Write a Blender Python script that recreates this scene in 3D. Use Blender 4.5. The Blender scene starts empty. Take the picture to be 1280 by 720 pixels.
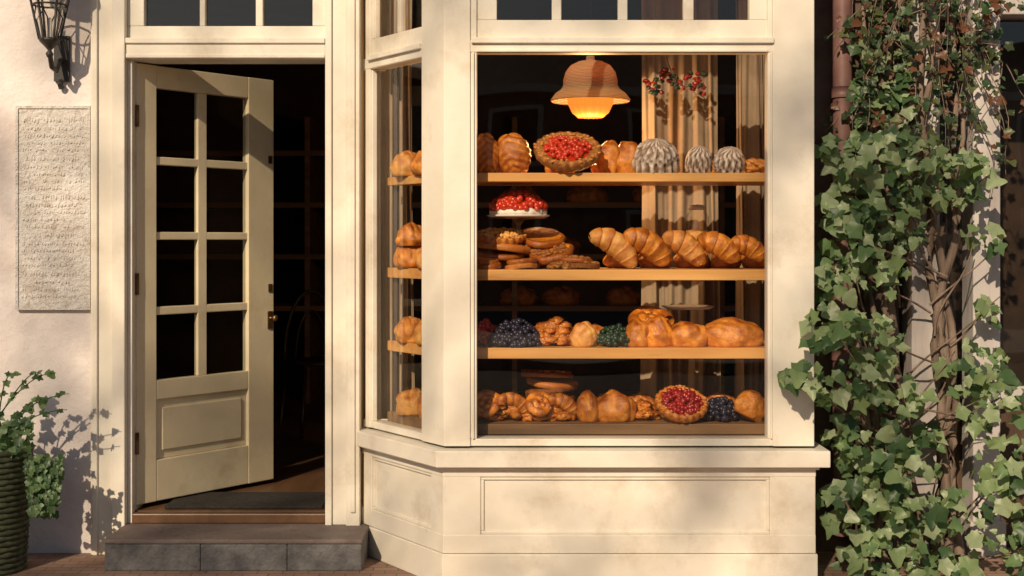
import bpy, math, random
from mathutils import Vector, Matrix, noise
random.seed(7)
R = random.uniform
scene = bpy.context.scene
CAM_D, F, H = 6.3, 1700.0, 1.45      # camera distance to wall, focal (survey units), eye height

# ---- survey helpers: convert measured offsets on a plane at depth y to metres
def sx(p, y=0.0): return (p-640)*(CAM_D+y)/F
def sz(p, y=0.0): return H+(300-p)*(CAM_D+y)/F
BY = -0.6                              # bay front plane

# ------------------------------------------------------------------ materials
def new_mat(name):
    m = bpy.data.materials.new(name); m.use_nodes = True
    nt = m.node_tree; b = nt.nodes['Principled BSDF']
    return m, nt, b
def N(nt, t, **kw):
    n = nt.nodes.new(t)
    for k, v in kw.items():
        if k.startswith('i_'):
            n.inputs[k[2:].replace('_', ' ')].default_value = v
        else: setattr(n, k, v)
    return n
def c4(c): return (c[0], c[1], c[2], 1)
def mat(name, c1, c2=None, scale=8, rough=.6, bump=.1, bscale=60, bdist=.003, tint=None, spec=.4,
        stretch=(1,1,1), metallic=0, lo=.35, hi=.65, c3=None, s3=2.0, coat=0, t3=(.52,.75)):
    m, nt, b = new_mat(name); L = nt.links
    c2 = c2 or c1
    tc = N(nt, 'ShaderNodeTexCoord'); mp = N(nt, 'ShaderNodeMapping'); mp.inputs['Scale'].default_value = stretch
    L.new(tc.outputs['Object'], mp.inputs['Vector'])
    n1 = N(nt, 'ShaderNodeTexNoise', i_Scale=scale, i_Detail=6.0, i_Roughness=.6); L.new(mp.outputs[0], n1.inputs['Vector'])
    cr = N(nt, 'ShaderNodeValToRGB'); cr.color_ramp.elements[0].position = lo; cr.color_ramp.elements[1].position = hi
    cr.color_ramp.elements[0].color = c4(c1); cr.color_ramp.elements[1].color = c4(c2)
    L.new(n1.outputs['Fac'], cr.inputs[0]); col = cr.outputs[0]
    if tint:
        at = N(nt, 'ShaderNodeAttribute', attribute_name='tint')
        mx = N(nt, 'ShaderNodeMixRGB'); mx.inputs[2].default_value = c4(tint)
        L.new(at.outputs['Fac'], mx.inputs[0]); L.new(col, mx.inputs[1]); col = mx.outputs[0]
    if c3:
        n3 = N(nt, 'ShaderNodeTexNoise', i_Scale=s3, i_Detail=8.0, i_Roughness=.7); L.new(mp.outputs[0], n3.inputs['Vector'])
        r3 = N(nt, 'ShaderNodeMapRange'); r3.inputs[1].default_value = t3[0]; r3.inputs[2].default_value = t3[1]
        L.new(n3.outputs['Fac'], r3.inputs[0])
        mx = N(nt, 'ShaderNodeMixRGB'); mx.inputs[2].default_value = c4(c3)
        L.new(r3.outputs[0], mx.inputs[0]); L.new(col, mx.inputs[1]); col = mx.outputs[0]
    L.new(col, b.inputs['Base Color'])
    b.inputs['Roughness'].default_value = rough; b.inputs['Metallic'].default_value = metallic
    b.inputs['Specular IOR Level'].default_value = spec
    b.inputs['Coat Weight'].default_value = coat; b.inputs['Coat Roughness'].default_value = .2
    if bump:
        nb = N(nt, 'ShaderNodeTexNoise', i_Scale=bscale, i_Detail=8.0, i_Roughness=.65); L.new(mp.outputs[0], nb.inputs['Vector'])
        bp = N(nt, 'ShaderNodeBump', i_Strength=bump, i_Distance=bdist); L.new(nb.outputs['Fac'], bp.inputs['Height'])
        L.new(bp.outputs[0], b.inputs['Normal'])
        if coat: L.new(bp.outputs[0], b.inputs['Coat Normal'])
    return m

CREAM = mat('cream_paint', (.71,.66,.55), (.79,.75,.65), 3, .42, .35, 25, .004, c3=(.54,.46,.34), s3=2.6)
DOORP = mat('door_paint', (.62,.54,.36), (.70,.62,.44), 3, .38, .3, 25, .004, c3=(.50,.41,.25), s3=3)
PLASTER = mat('plaster', (.68,.62,.59), (.80,.75,.72), 2.2, .85, .8, 14, .014, c3=(.56,.47,.42), s3=1.6)
PLAQ = mat('plaque_stone', (.72,.68,.62), (.84,.82,.78), 9, .8, 1, 55, .02, c3=(.48,.40,.32), s3=20)
GREYW = mat('grey_timber', (.34,.31,.30), (.55,.52,.50), 4, .8, .6, 30, .01, stretch=(1,1,.15), c3=(.2,.16,.13))
BROWNW = mat('brown_wood', (.05,.03,.018), (.12,.07,.04), 6, .6, .4, 30, .006, stretch=(1,1,.15))
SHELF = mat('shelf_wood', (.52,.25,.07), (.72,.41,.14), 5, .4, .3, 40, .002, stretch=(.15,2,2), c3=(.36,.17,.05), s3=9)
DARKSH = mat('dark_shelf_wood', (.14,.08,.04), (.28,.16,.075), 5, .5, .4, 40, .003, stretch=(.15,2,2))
BLACKW = mat('ebonised_wood', (.02,.012,.008), (.04,.024,.015), 6, .4, .2, 30, .003)
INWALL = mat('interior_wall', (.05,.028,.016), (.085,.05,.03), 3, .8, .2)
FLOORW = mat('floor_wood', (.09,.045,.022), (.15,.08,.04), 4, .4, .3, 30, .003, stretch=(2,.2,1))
MATD = mat('door_mat', (.02,.018,.015), (.04,.034,.028), 60, .95, 1, 200, .006)
STONE = mat('step_stone', (.10,.10,.105), (.20,.195,.19), 9, .85, 1, 30, .015, c3=(.06,.058,.055), s3=5)
STONET = mat('step_tread', (.13,.10,.09), (.20,.165,.15), 8, .8, .8, 40, .01, c3=(.09,.065,.055), s3=4)
IRON = mat('black_iron', (.012,.011,.010), (.03,.026,.022), 20, .5, .5, 60, .002, spec=.5)
PIPE = mat('pipe_paint', (.13,.065,.06), (.20,.11,.095), 6, .5, .4, 40, .003)
CURT = mat('curtain_cloth', (.25,.19,.13), (.34,.26,.18), 5, .95, .4, 200, .001)
BRASS = mat('old_brass', (.12,.07,.03), (.22,.13,.06), 20, .4, .3, 60, .002, metallic=.8)
BARK = mat('bark', (.12,.085,.06), (.27,.20,.16), 14, .9, 1, 40, .012, stretch=(1,1,.2))
WICK = mat('wicker', (.035,.045,.022), (.085,.095,.05), 30, .6, .8, 90, .006)
CRUST = mat('bread_crust', (.50,.145,.016), (.74,.31,.045), 26, .38, .9, 70, .006, tint=(.22,.045,.004), coat=.35, c3=(.20,.045,.005), s3=34, t3=(.57,.76))
FLOUR = mat('floured_crust', (.54,.18,.028), (.74,.36,.08), 26, .55, 1, 80, .006, tint=(.28,.07,.008), coat=.1, c3=(.74,.50,.26), s3=30, t3=(.54,.78))
PALEB = mat('pale_bread', (.64,.29,.06), (.80,.46,.14), 26, .45, .9, 80, .005, tint=(.40,.10,.012), coat=.2, c3=(.34,.10,.012), s3=30, t3=(.58,.76))
NUTTY = mat('nut_crust', (.27,.08,.012), (.64,.32,.075), 70, .45, 1, 120, .008, tint=(.17,.04,.006), coat=.2)
ORNG = mat('glazed_pastry', (.62,.16,.010), (.82,.34,.035), 34, .25, .9, 60, .007, tint=(.22,.045,.005), coat=.6, c3=(.17,.035,.004), s3=40, t3=(.57,.73))
SUGAR = mat('sugar_dusted', (.10,.055,.032), (.22,.13,.08), 50, .55, .9, 130, .004, tint=(.68,.61,.55), coat=.15)
CREAMF = mat('whipped_cream', (.78,.72,.62), (.82,.78,.70), 20, .5, .3, 60, .003)
STRAW = mat('strawberry', (.40,.015,.008), (.58,.05,.012), 60, .2, .6, 150, .002, coat=.5)
CHERRY = mat('cherry', (.18,.005,.005), (.34,.014,.01), 30, .15, .1, coat=.6)
BLUEB = mat('blueberry', (.008,.008,.016), (.035,.032,.06), 40, .3, .2)
GREENB = mat('herb_leaf', (.008,.022,.012), (.02,.05,.022), 40, .35, .3)
PLATE = mat('plate_ceramic', (.74,.72,.68), None, 5, .2, 0)
PAVE_C = (.24,.14,.095)
def shademat():
    m, nt, b = new_mat('woven_shade'); L = nt.links
    tc = N(nt,'ShaderNodeTexCoord'); wv = N(nt,'ShaderNodeTexWave', i_Scale=45.0, i_Distortion=3.0, bands_direction='Z'); L.new(tc.outputs['Object'], wv.inputs['Vector'])
    cr = N(nt,'ShaderNodeValToRGB'); cr.color_ramp.elements[0].color=(.22,.14,.07,1); cr.color_ramp.elements[1].color=(.50,.37,.21,1)
    L.new(wv.outputs['Fac'],cr.inputs[0]); L.new(cr.outputs[0],b.inputs['Base Color']); b.inputs['Roughness'].default_value=.8
    bp=N(nt,'ShaderNodeBump',i_Strength=1.0,i_Distance=.004); L.new(wv.outputs['Fac'],bp.inputs['Height']); L.new(bp.outputs[0],b.inputs['Normal'])
    t=N(nt,'ShaderNodeBsdfTranslucent'); t.inputs[0].default_value=(.6,.30,.11,1); ms=N(nt,'ShaderNodeMixShader'); ms.inputs[0].default_value=.07
    L.new(b.outputs[0],ms.inputs[1]); L.new(t.outputs[0],ms.inputs[2]); L.new(ms.outputs[0],nt.nodes['Material Output'].inputs['Surface']); return m
SHADE = shademat()

def leafmat(name, c, tr=.35):
    m, nt, b = new_mat(name); L = nt.links
    tc = N(nt, 'ShaderNodeTexCoord'); n1 = N(nt, 'ShaderNodeTexNoise', i_Scale=14.0, i_Detail=4.0); L.new(tc.outputs['Object'], n1.inputs['Vector'])
    mx = N(nt, 'ShaderNodeMixRGB'); mx.inputs[1].default_value = c4([v*.6 for v in c]); mx.inputs[2].default_value = c4([v*1.4 for v in c])
    L.new(n1.outputs['Fac'], mx.inputs[0]); L.new(mx.outputs[0], b.inputs['Base Color'])
    b.inputs['Roughness'].default_value = .42; b.inputs['Specular IOR Level'].default_value = .45
    t = N(nt, 'ShaderNodeBsdfTranslucent'); t.inputs[0].default_value = c4([min(1,c[0]*1.6), min(1,c[1]*1.7), c[2]*.8])
    ms = N(nt, 'ShaderNodeMixShader'); ms.inputs[0].default_value = tr
    L.new(b.outputs[0], ms.inputs[1]); L.new(t.outputs[0], ms.inputs[2])
    L.new(ms.outputs[0], nt.nodes['Material Output'].inputs['Surface'])
    return m
LEAVES = [leafmat('leaf_light',(.20,.28,.13)), leafmat('leaf_mid',(.12,.20,.085)), leafmat('leaf_dark',(.05,.10,.04)), leafmat('leaf_pale',(.29,.36,.21))]
DRYLEAF = [leafmat('leaf_rust',(.14,.06,.03)), leafmat('leaf_olive',(.09,.11,.04)), leafmat('leaf_darker',(.04,.06,.025))]

def glassmat(name, tint=(1,1,1), refl=.05):
    m = bpy.data.materials.new(name); m.use_nodes = True; nt = m.node_tree; nt.nodes.clear(); L = nt.links
    o = N(nt, 'ShaderNodeOutputMaterial'); ms = N(nt, 'ShaderNodeMixShader')
    tr = N(nt, 'ShaderNodeBsdfTransparent'); tr.inputs[0].default_value = c4(tint)
    gl = N(nt, 'ShaderNodeBsdfGlossy'); gl.inputs['Roughness'].default_value = .01
    lw = N(nt, 'ShaderNodeLayerWeight'); lw.inputs[0].default_value = .5
    p = N(nt, 'ShaderNodeMath', operation='POWER'); p.inputs[1].default_value = 4
    ma = N(nt, 'ShaderNodeMath', operation='MULTIPLY_ADD'); ma.inputs[1].default_value = .8; ma.inputs[2].default_value = refl
    nz = N(nt, 'ShaderNodeTexNoise', i_Scale=1.6, i_Detail=1.0); tc = N(nt, 'ShaderNodeTexCoord'); L.new(tc.outputs['Object'], nz.inputs['Vector'])
    bp = N(nt, 'ShaderNodeBump', i_Strength=.2, i_Distance=.01); L.new(nz.outputs['Fac'], bp.inputs['Height']); L.new(bp.outputs[0], gl.inputs['Normal'])
    L.new(lw.outputs['Facing'], p.inputs[0]); L.new(p.outputs[0], ma.inputs[0]); L.new(ma.outputs[0], ms.inputs[0])
    L.new(tr.outputs[0], ms.inputs[1]); L.new(gl.outputs[0], ms.inputs[2]); L.new(ms.outputs[0], o.inputs[0])
    return m
GLASS = glassmat('window_glass', (.97,.96,.93), .07)
DGLASS = glassmat('door_glass', (.8,.82,.78), .07)
def emis(name, c, s):
    m, nt, b = new_mat(name); b.inputs['Base Color'].default_value = c4(c)
    b.inputs['Emission Color'].default_value = c4(c); b.inputs['Emission Strength'].default_value = s; return m
AMBER = emis('amber_glass', (1,.26,.035), 1.0); BULB = emis('bulb', (1,.62,.25), 7)

# ------------------------------------------------------------------ mesh builder
class MB:
    def __init__(s): s.v=[]; s.f=[]; s.m=[]; s.t=[]; s.sm=[]; s.mats=[]; s.M=Matrix()
    def mi(s, m):
        if m not in s.mats: s.mats.append(m)
        return s.mats.index(m)
    def add(s, vs, fs, m, smooth=False, tint=None):
        o=len(s.v); k=s.mi(m)
        for i,p in enumerate(vs):
            s.v.append(s.M @ Vector(p)); s.t.append(tint[i] if tint else 0.0)
        for f in fs: s.f.append([i+o for i in f]); s.m.append(k); s.sm.append(smooth)
    def box(s, a, b, m):
        x0,y0,z0=a; x1,y1,z1=b
        s.add([(x0,y0,z0),(x1,y0,z0),(x1,y1,z0),(x0,y1,z0),(x0,y0,z1),(x1,y0,z1),(x1,y1,z1),(x0,y1,z1)],
              [(0,3,2,1),(4,5,6,7),(0,1,5,4),(1,2,6,5),(2,3,7,6),(3,0,4,7)], m)
    def prism(s, pts, z0, z1, m):
        n=len(pts); s.add([(x,y,z0) for x,y in pts]+[(x,y,z1) for x,y in pts],
              [list(range(n))[::-1], list(range(n,2*n))]+[(i,(i+1)%n,n+(i+1)%n,n+i) for i in range(n)], m)
    def revolve(s, prof, m, n=24, fn=None, tfn=None, smooth=True):
        vs=[];t=[];fs=[]; k=len(prof)
        for i in range(n):
            a=2*math.pi*i/n
            for j,(r,z) in enumerate(prof):
                rr=r*(fn(a,j,r,z) if fn else 1); vs.append((rr*math.cos(a), rr*math.sin(a), z)); t.append(tfn(a,j,r,z) if tfn else 0)
        for i in range(n):
            for j in range(k-1):
                a=i*k+j; b=((i+1)%n)*k+j; fs.append((a,b,b+1,a+1))
        s.add(vs,fs,m,smooth,t)
    def tube(s, pts, rad, m, n=8, tints=None, smooth=True, sq=1.0):
        pts=[Vector(p) for p in pts]; vs=[];t=[];fs=[]; up=Vector((0,0,1))
        for i,p in enumerate(pts):
            d=(pts[min(i+1,len(pts)-1)]-pts[max(i-1,0)]).normalized()
            a=d.cross(up)
            if a.length<.05: a=d.cross(Vector((0,1,0)))
            a.normalize(); b=a.cross(d).normalized(); r=rad[i] if isinstance(rad,(list,tuple)) else rad
            for j in range(n):
                th=2*math.pi*j/n; vs.append(p+a*r*math.cos(th)+b*r*sq*math.sin(th)); t.append(tints[i] if tints else 0)
        for i in range(len(pts)-1):
            for j in range(n):
                fs.append((i*n+j,i*n+(j+1)%n,(i+1)*n+(j+1)%n,(i+1)*n+j))
        fs.append(list(range(n))); fs.append([(len(pts)-1)*n+j for j in range(n)][::-1])
        s.add(vs,fs,m,smooth,t)
    def blob(s, c, r, m, nu=24, nv=14, nz=.06, ns=3, flat=.6, fn=None, tfn=None):
        vs=[];t=[];fs=[]; sd=Vector((R(0,99),R(0,99),R(0,99)))
        for j in range(nv+1):
            ph=math.pi*j/nv
            for i in range(nu):
                th=2*math.pi*i/nu; d=Vector((math.sin(ph)*math.cos(th),math.sin(ph)*math.sin(th),math.cos(ph)))
                k=1+nz*noise.noise(d*ns*.6+sd)*2
                if fn: k*=fn(d)
                p=Vector((d.x*r[0]*k,d.y*r[1]*k,max(d.z*k,-flat)*r[2]))
                vs.append(p+Vector(c)); t.append(tfn(d) if tfn else max(0,min(1,.5*d.z+.25+.5*noise.noise(d*2+sd))))
        for j in range(nv):
            for i in range(nu):
                fs.append((j*nu+i,(j+1)*nu+i,(j+1)*nu+(i+1)%nu,j*nu+(i+1)%nu))
        s.add(vs,fs,m,True,t)
    def obj(s, name, parent=None, bevel=0, loc=None):
        me=bpy.data.meshes.new(name); me.from_pydata([tuple(p) for p in s.v],[],s.f)
        for m in s.mats: me.materials.append(m)
        me.polygons.foreach_set('material_index', s.m); me.polygons.foreach_set('use_smooth', s.sm)
        if any(s.t):
            a=me.attributes.new('tint','FLOAT','POINT'); a.data.foreach_set('value', s.t)
        me.update(); o=bpy.data.objects.new(name,me); bpy.context.collection.objects.link(o)
        if bevel:
            b=o.modifiers.new('bev','BEVEL'); b.width=bevel; b.segments=2; b.limit_method='ANGLE'; b.angle_limit=math.radians(40)
        if parent: o.parent=parent
        if loc: o.location=loc
        return o
def empty(name):
    e=bpy.data.objects.new(name,None); e.empty_display_size=.2; bpy.context.collection.objects.link(e); return e

# ------------------------------------------------------------------ ground
def brickmat():
    m, nt, b = new_mat('brick_paving'); L=nt.links
    tc=N(nt,'ShaderNodeTexCoord'); br=N(nt,'ShaderNodeTexBrick'); br.inputs['Scale'].default_value=4.5
    br.inputs['Color1'].default_value=c4(PAVE_C); br.inputs['Color2'].default_value=(.30,.19,.14,1); br.inputs['Mortar'].default_value=(.12,.10,.08,1)
    br.inputs['Mortar Size'].default_value=.012
    L.new(tc.outputs['Object'],br.inputs['Vector']); L.new(br.outputs['Color'],b.inputs['Base Color']); b.inputs['Roughness'].default_value=.85
    bp=N(nt,'ShaderNodeBump',i_Strength=.6,i_Distance=.01,invert=True); L.new(br.outputs['Fac'],bp.inputs['Height']); L.new(bp.outputs[0],b.inputs['Normal'])
    return m
g=MB(); g.add([(-300,-300,-.125),(300,-300,-.125),(300,300,-.125),(-300,300,-.125)],[(0,1,2,3)],mat('soil',(.10,.09,.06),(.14,.13,.08),.5,.95,.3)); g.obj('ground')
g=MB(); g.box((-30,-4.2,-.12),(30,.6,0),brickmat()); g.box((-30,-4.35,-.118),(30,-4.203,.004),STONE); g.obj('pavement')
g=MB(); g.add([(-60,-11,-.12),(60,-11,-.12),(60,-4.3,-.12),(-60,-4.3,-.12)],[(0,1,2,3)],mat('asphalt',(.045,.045,.045),(.06,.058,.055),20,.9,.8,200,.004)); g.obj('road')
g=MB(); g.box((-60,-11.2,-.12),(60,-11.003,.006),STONE); g.box((-60,-26,-.12),(60,-11.203,0),mat('far_paving',(.25,.23,.2),(.32,.3,.27),3,.9,.3)); g.obj('opposite_pavement')

# ------------------------------------------------------------------ bakery building
bld=empty('bakery_building')
TOP=3.0
w=MB()
w.box((-7,0,0),(sx(118),.22,5.6),PLASTER)
w.box((sx(118),.02,TOP),(1.27,.22,5.6),PLASTER)
w.box((1.27,0,2.62),(7,.22,5.6),PLASTER)
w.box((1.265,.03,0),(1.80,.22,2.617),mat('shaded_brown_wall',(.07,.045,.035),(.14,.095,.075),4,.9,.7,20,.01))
w.box((3.3,0,0),(7,.22,2.617),PLASTER)
w.box((-7.2,-.18,5.6),(7.2,.4,5.78),CREAM)
w.obj('wall',bld)
r=MB(); r.add([(-7.3,-.35,5.78),(7.3,-.35,5.78),(7.3,3.5,7.6),(-7.3,3.5,7.6),(-7.3,7.3,5.78),(7.3,7.3,5.78)],[(0,1,2,3),(3,2,5,4),(0,3,4),(1,5,2)],mat('roof_tile',(.20,.09,.06),(.28,.14,.1),9,.8,.8)); r.obj('roof',bld)
i=MB()
FZ=.19
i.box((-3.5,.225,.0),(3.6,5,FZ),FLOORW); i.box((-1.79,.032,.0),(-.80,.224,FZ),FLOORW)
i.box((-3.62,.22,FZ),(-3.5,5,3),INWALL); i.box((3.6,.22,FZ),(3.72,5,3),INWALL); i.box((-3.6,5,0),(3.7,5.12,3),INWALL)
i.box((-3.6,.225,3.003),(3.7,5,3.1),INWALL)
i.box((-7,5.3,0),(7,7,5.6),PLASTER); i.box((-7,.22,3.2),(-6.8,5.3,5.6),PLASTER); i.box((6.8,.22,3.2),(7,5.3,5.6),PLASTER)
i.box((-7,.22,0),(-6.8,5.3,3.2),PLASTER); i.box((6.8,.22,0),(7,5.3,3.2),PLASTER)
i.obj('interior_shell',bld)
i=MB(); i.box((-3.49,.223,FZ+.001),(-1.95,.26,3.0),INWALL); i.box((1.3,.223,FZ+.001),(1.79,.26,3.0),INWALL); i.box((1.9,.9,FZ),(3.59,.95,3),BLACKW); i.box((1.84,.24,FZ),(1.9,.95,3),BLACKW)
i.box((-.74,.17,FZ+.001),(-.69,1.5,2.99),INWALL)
i.obj('interior_lining',bld)

# door surround
d=MB()
xl0,xl1=sx(116),sx(160)
d.box((xl0,-.035,0),(xl1-.06,.15,TOP),CREAM); d.box((xl1-.06,-.055,0),(xl1,.15,TOP+.001),CREAM)
d.box((xl0+.012,-.05,0),(xl0+.035,-.03,TOP-.002),CREAM)
d.box((xl1+.0005,-.01,.14),(sx(166),.17,2.283),CREAM)
xr0,xr1=sx(408),sx(434)
d.box((xr0,-.045,.0),(xr0+.03,.17,TOP),CREAM); d.box((xr0+.03,-.03,0),(xr1,.15,TOP-.001),CREAM)
d.box((xr1,-.055,0),(-.700,.15,TOP+.001),CREAM); d.box((xr1+.02,-.066,.2),(-.72,-.05,TOP-.1),CREAM)
d.box((xl1,-.04,sz(75)),(xr0,.15,sz(50)),CREAM); d.box((xl1+.001,-.052,sz(56)),(xr0-.001,-.03,sz(49)),CREAM); d.box((xl1+.001,-.046,sz(74)),(xr0-.001,-.03,sz(69)),CREAM)
zt0=sz(50)
d.box((xl1,-.012,zt0),(xr0,.04,sz(33)),CREAM); d.box((xl1,-.0125,sz(33)),(sx(181),.04,2.85),CREAM); d.box((sx(391),-.0125,sz(33)),(xr0,.04,2.85),CREAM)
for a,b in ((250,257),(320,329)): d.box((sx(a),-.008,sz(33)),(sx(b),.035,2.85),CREAM)
d.box((xl1,-.013,2.85),(xr0,.15,TOP),CREAM)
d.box((xl0-.05,-.12,TOP+.003),(xr1+.1,.02,TOP+.10),CREAM)
d.obj('door_surround',bld,.004)
gl=MB(); gl.add([(xl1,.02,zt0),(xr0,.02,zt0),(xr0,.02,2.85),(xl1,.02,2.85)],[(0,1,2,3)],GLASS); gl.obj('door_transom_glass',bld)

# open door
dw,dh,zb0=.87,2.065,.212
d=MB(); th=.045
us=[0,.135,.43,.495,.80,1.0]
def zf(f): return dh*(1-f)
rows=[(.052,.209),(.228,.382),(.40,.554),(.573,.722)]
d.box((0,0,0),(us[1]*dw,th,dh),DOORP); d.box((us[4]*dw,0,0),(dw,th,dh),DOORP)
d.box((us[1]*dw,.001,zf(.052)),(us[4]*dw,th-.001,dh-.001),DOORP)
d.box((us[1]*dw,.001,zf(.767)),(us[4]*dw,th-.001,zf(.722)),DOORP)
d.box((us[1]*dw,.001,0.001),(us[4]*dw,th-.001,zf(.905)),DOORP)
d.box((us[1]*dw,.018,zf(.905)),(us[4]*dw,th-.018,zf(.767)),DOORP)
d.box((us[1]*dw+.04,.008,zf(.885)),(us[4]*dw-.04,th-.008,zf(.787)),DOORP)
d.box((us[2]*dw,.008,zf(.722)),(us[3]*dw,th-.008,zf(.052)),DOORP)
for k in range(3): d.box((us[1]*dw,.0085,zf(rows[k+1][0])),(us[4]*dw,th-.0085,zf(rows[k][1])),DOORP)
door=d.obj('door_leaf',bld,.004); ang=math.atan2(.803,.596)
door.location=(-1.752,.045,zb0); door.rotation_euler=(0,0,ang)
gl=MB(); gl.add([(us[1]*dw,th/2,zf(.722)),(us[4]*dw,th/2,zf(.722)),(us[4]*dw,th/2,zf(.052)),(us[1]*dw,th/2,zf(.052))],[(0,1,2,3)],DGLASS); go=gl.obj('door_glass',bld); go.location=door.location; go.rotation_euler=door.rotation_euler
hd=MB(); hz=zf(.60)
hd.box((dw-.045,-.006,hz-.045),(dw-.012,-.0005,hz+.045),BRASS); hd.tube([(dw-.028,-.004,hz+.01),(dw-.028,-.035,hz+.01)],.007,BRASS); hd.blob((dw-.028,-.042,hz+.01),(.017,.012,.017),BRASS,12,8,0,3,1.1,tfn=lambda d:0)
hd.box((dw+.0005,.008,hz-.08),(dw+.004,th-.008,hz+.06),IRON); hd.box((dw+.0005,.01,zf(.2)-.03),(dw+.004,th-.01,zf(.2)+.03),BRASS)
hd.box((dw-.040,-.005,zf(.2)-.02),(dw-.015,-.0005,zf(.2)+.02),BRASS); hd.box((dw-.040,-.005,zf(.52)-.02),(dw-.015,-.0005,zf(.52)+.02),BRASS)
for f in (.12,.5,.86): hd.tube([(0,-.006,zf(f)-.05),(0,-.006,zf(f)+.05)],.009,BRASS)
ho=hd.obj('door_handle',bld); ho.location=door.location; ho.rotation_euler=door.rotation_euler

# ---- bay
A=Vector((-.685,0)); B=Vector((sx(555,BY),BY)); C=Vector((sx(1018,BY),BY)); D=Vector((C.x,0))
ub=(B-A).normalized(); nb=Vector((ub.y,-ub.x))
if nb.x>0: nb=-nb
SL=(B-A).length
def inter(p,dv,q,ev):
    det=dv.x*(-ev.y)+ev.x*dv.y; w_=q-p
    t=(w_.x*(-ev.y)+ev.x*w_.y)/det; return p+dv*t
def off(dd):
    X=Vector((1,0)); a=A+nb*dd
    return [inter(a,ub,Vector((0,.02)),X), inter(a,ub,B+Vector((0,-dd)),X), Vector((C.x+dd,C.y-dd)), Vector((C.x+dd,.02))]
def band(mb,d0,d1,z0,z1,m,s0=0,s1=3,slope=0):
    i_=off(d0)[s0:s1+1]; o_=off(d1)[s0:s1+1]; n=len(i_); vs=[]
    for p in i_: vs+= [(p.x,p.y,z0),(p.x,p.y,z1)]
    for p in o_: vs+= [(p.x,p.y,z0),(p.x,p.y,z1-slope)]
    fs=[]
    for k in range(n-1):
        a=2*k;b=a+2;c=2*n+a;e=c+2
        fs+=[(a,b,b+1,a+1)[::-1],(c,e,e+1,c+1),(a+1,c+1,e+1,b+1)[::1],(a,b,e,c)]
    fs+=[(0,1,2*n+1,2*n),(2*n-2,4*n-2,4*n-1,2*n-1)]
    mb.add(vs,fs,m)
b=MB()
zS1,zS0=sz(558,BY),sz(582,BY); zW0,zW1=sz(549,BY),sz(65,BY); zR=sz(50,BY); zT=sz(24,BY)
def fbox(mb,u0,u1,d0,d1,z0,z1,m): mb.box((B.x+u0,BY-d1,z0),(B.x+u1,BY-d0,z1),m)
def sbox(mb,u0,u1,d0,d1,z0,z1,m):
    pts=[A+ub*u0+nb*d1, A+ub*u1+nb*d1, A+ub*u1+nb*d0, A+ub*u0+nb*d0]; mb.prism([(p.x,p.y) for p in pts],z0,z1,m)
fu=lambda p:(p-555)*(CAM_D+BY)/F
WU0,WU1=fu(596),fu(960)
band(b,-.10,-.012,.0,zS0+.01,CREAM)
band(b,-.02,.012,0,.135,CREAM)
band(b,-.02,.005,.137,sz(668,BY),CREAM); band(b,-.02,.0055,sz(596,BY),zS0,CREAM)
band(b,-.35,.055,zS0,zS1,CREAM,slope=.012)
band(b,-.10,.018,zS0-.016,zS0-.001,CREAM)
band(b,-.11,-.01,zS1,zW0,CREAM)
band(b,-.09,-.004,zW1,zR,CREAM)
fbox(b,fu(589),fu(967),-.05,.012,zR-.014,zR+.010,CREAM); fbox(b,WU0,WU1,-.03,.003,zW1,zW1+.012,CREAM)
sbox(b,.045,SL-.195,-.05,.012,zR-.014,zR+.010,CREAM)
band(b,-.07,-.018,zR+.002,zT,CREAM)
band(b,-.10,-.002,2.80,TOP,CREAM); band(b,-.10,.10,TOP,TOP+.05,CREAM); band(b,-.10,.16,TOP+.051,TOP+.13,CREAM)
def cornerpost(z0,z1,dd,us_,uf,din):
    pts=[A+ub*us_+nb*dd, off(dd)[1], Vector((B.x+uf,BY-dd)), Vector((B.x+uf,BY+din)), off(-din)[1], A+ub*us_-nb*din]
    b.prism([(p.x,p.y) for p in pts],z0,z1,CREAM)
cornerpost(zS1,TOP-.002,0,SL-.19,fu(588),.07)
cornerpost(.138,zS0-.002,.004,SL-.10,fu(601),.03)
def cpost2(z0,z1,dd,uf,din): b.box((B.x+uf,BY-dd,z0),(C.x+dd,BY+din,z1),CREAM)
cpost2(zS1,TOP-.002,0,fu(966),.105); cpost2(.138,zS0-.002,.004,fu(962),.03)
fbox(b,fu(588),WU0,-.08,-.008,zW0,TOP-.01,CREAM); fbox(b,WU1,fu(966),-.08,-.008,zW0,TOP-.01,CREAM)
fbox(b,fu(590),fu(593),-.03,.001,zW0,zW1,CREAM); fbox(b,fu(963),fu(966),-.03,.001,zW0,zW1,CREAM)
fbox(b,WU0,fu(621),-.07,-.0185,zT,2.8,CREAM); fbox(b,fu(938),WU1,-.07,-.0185,zT,2.8,CREAM)
for p0,p1 in ((690,702),(773,785),(855,868)): fbox(b,fu(p0),fu(p1),-.062,-.022,zT,2.8,CREAM)
sbox(b,.0,.045,-.045,-.006,zS1,TOP-.003,CREAM)
sbox(b,.045,.075,-.045,-.0185,zT,2.8,CREAM); sbox(b,SL-.22,SL-.19,-.07,-.0185,zT,2.8,CREAM); sbox(b,.275,.305,-.05,-.022,zT,2.8,CREAM)
sbox(b,.045,.055,-.04,-.015,zW0,zW1,CREAM); sbox(b,SL-.20,SL-.19,-.06,-.015,zW0,zW1,CREAM)
sbox(b,.0,.08,-.02,.0045,.137,zS0-.002,CREAM)
def bead(z0,z1,u0,u1,fnb):
    t=.014
    fnb(b,u0,u1,-.02,-.002,z1-t,z1,CREAM); fnb(b,u0,u1,-.02,-.002,z0,z0+t,CREAM)
    fnb(b,u0,u0+t,-.02,-.0025,z0+t,z1-t,CREAM); fnb(b,u1-t,u1,-.02,-.0025,z0+t,z1-t,CREAM)
bead(sz(668,BY),sz(596,BY),fu(601),fu(962),fbox)
bead(sz(668,BY),sz(596,BY),.08,SL-.10,sbox)
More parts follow.
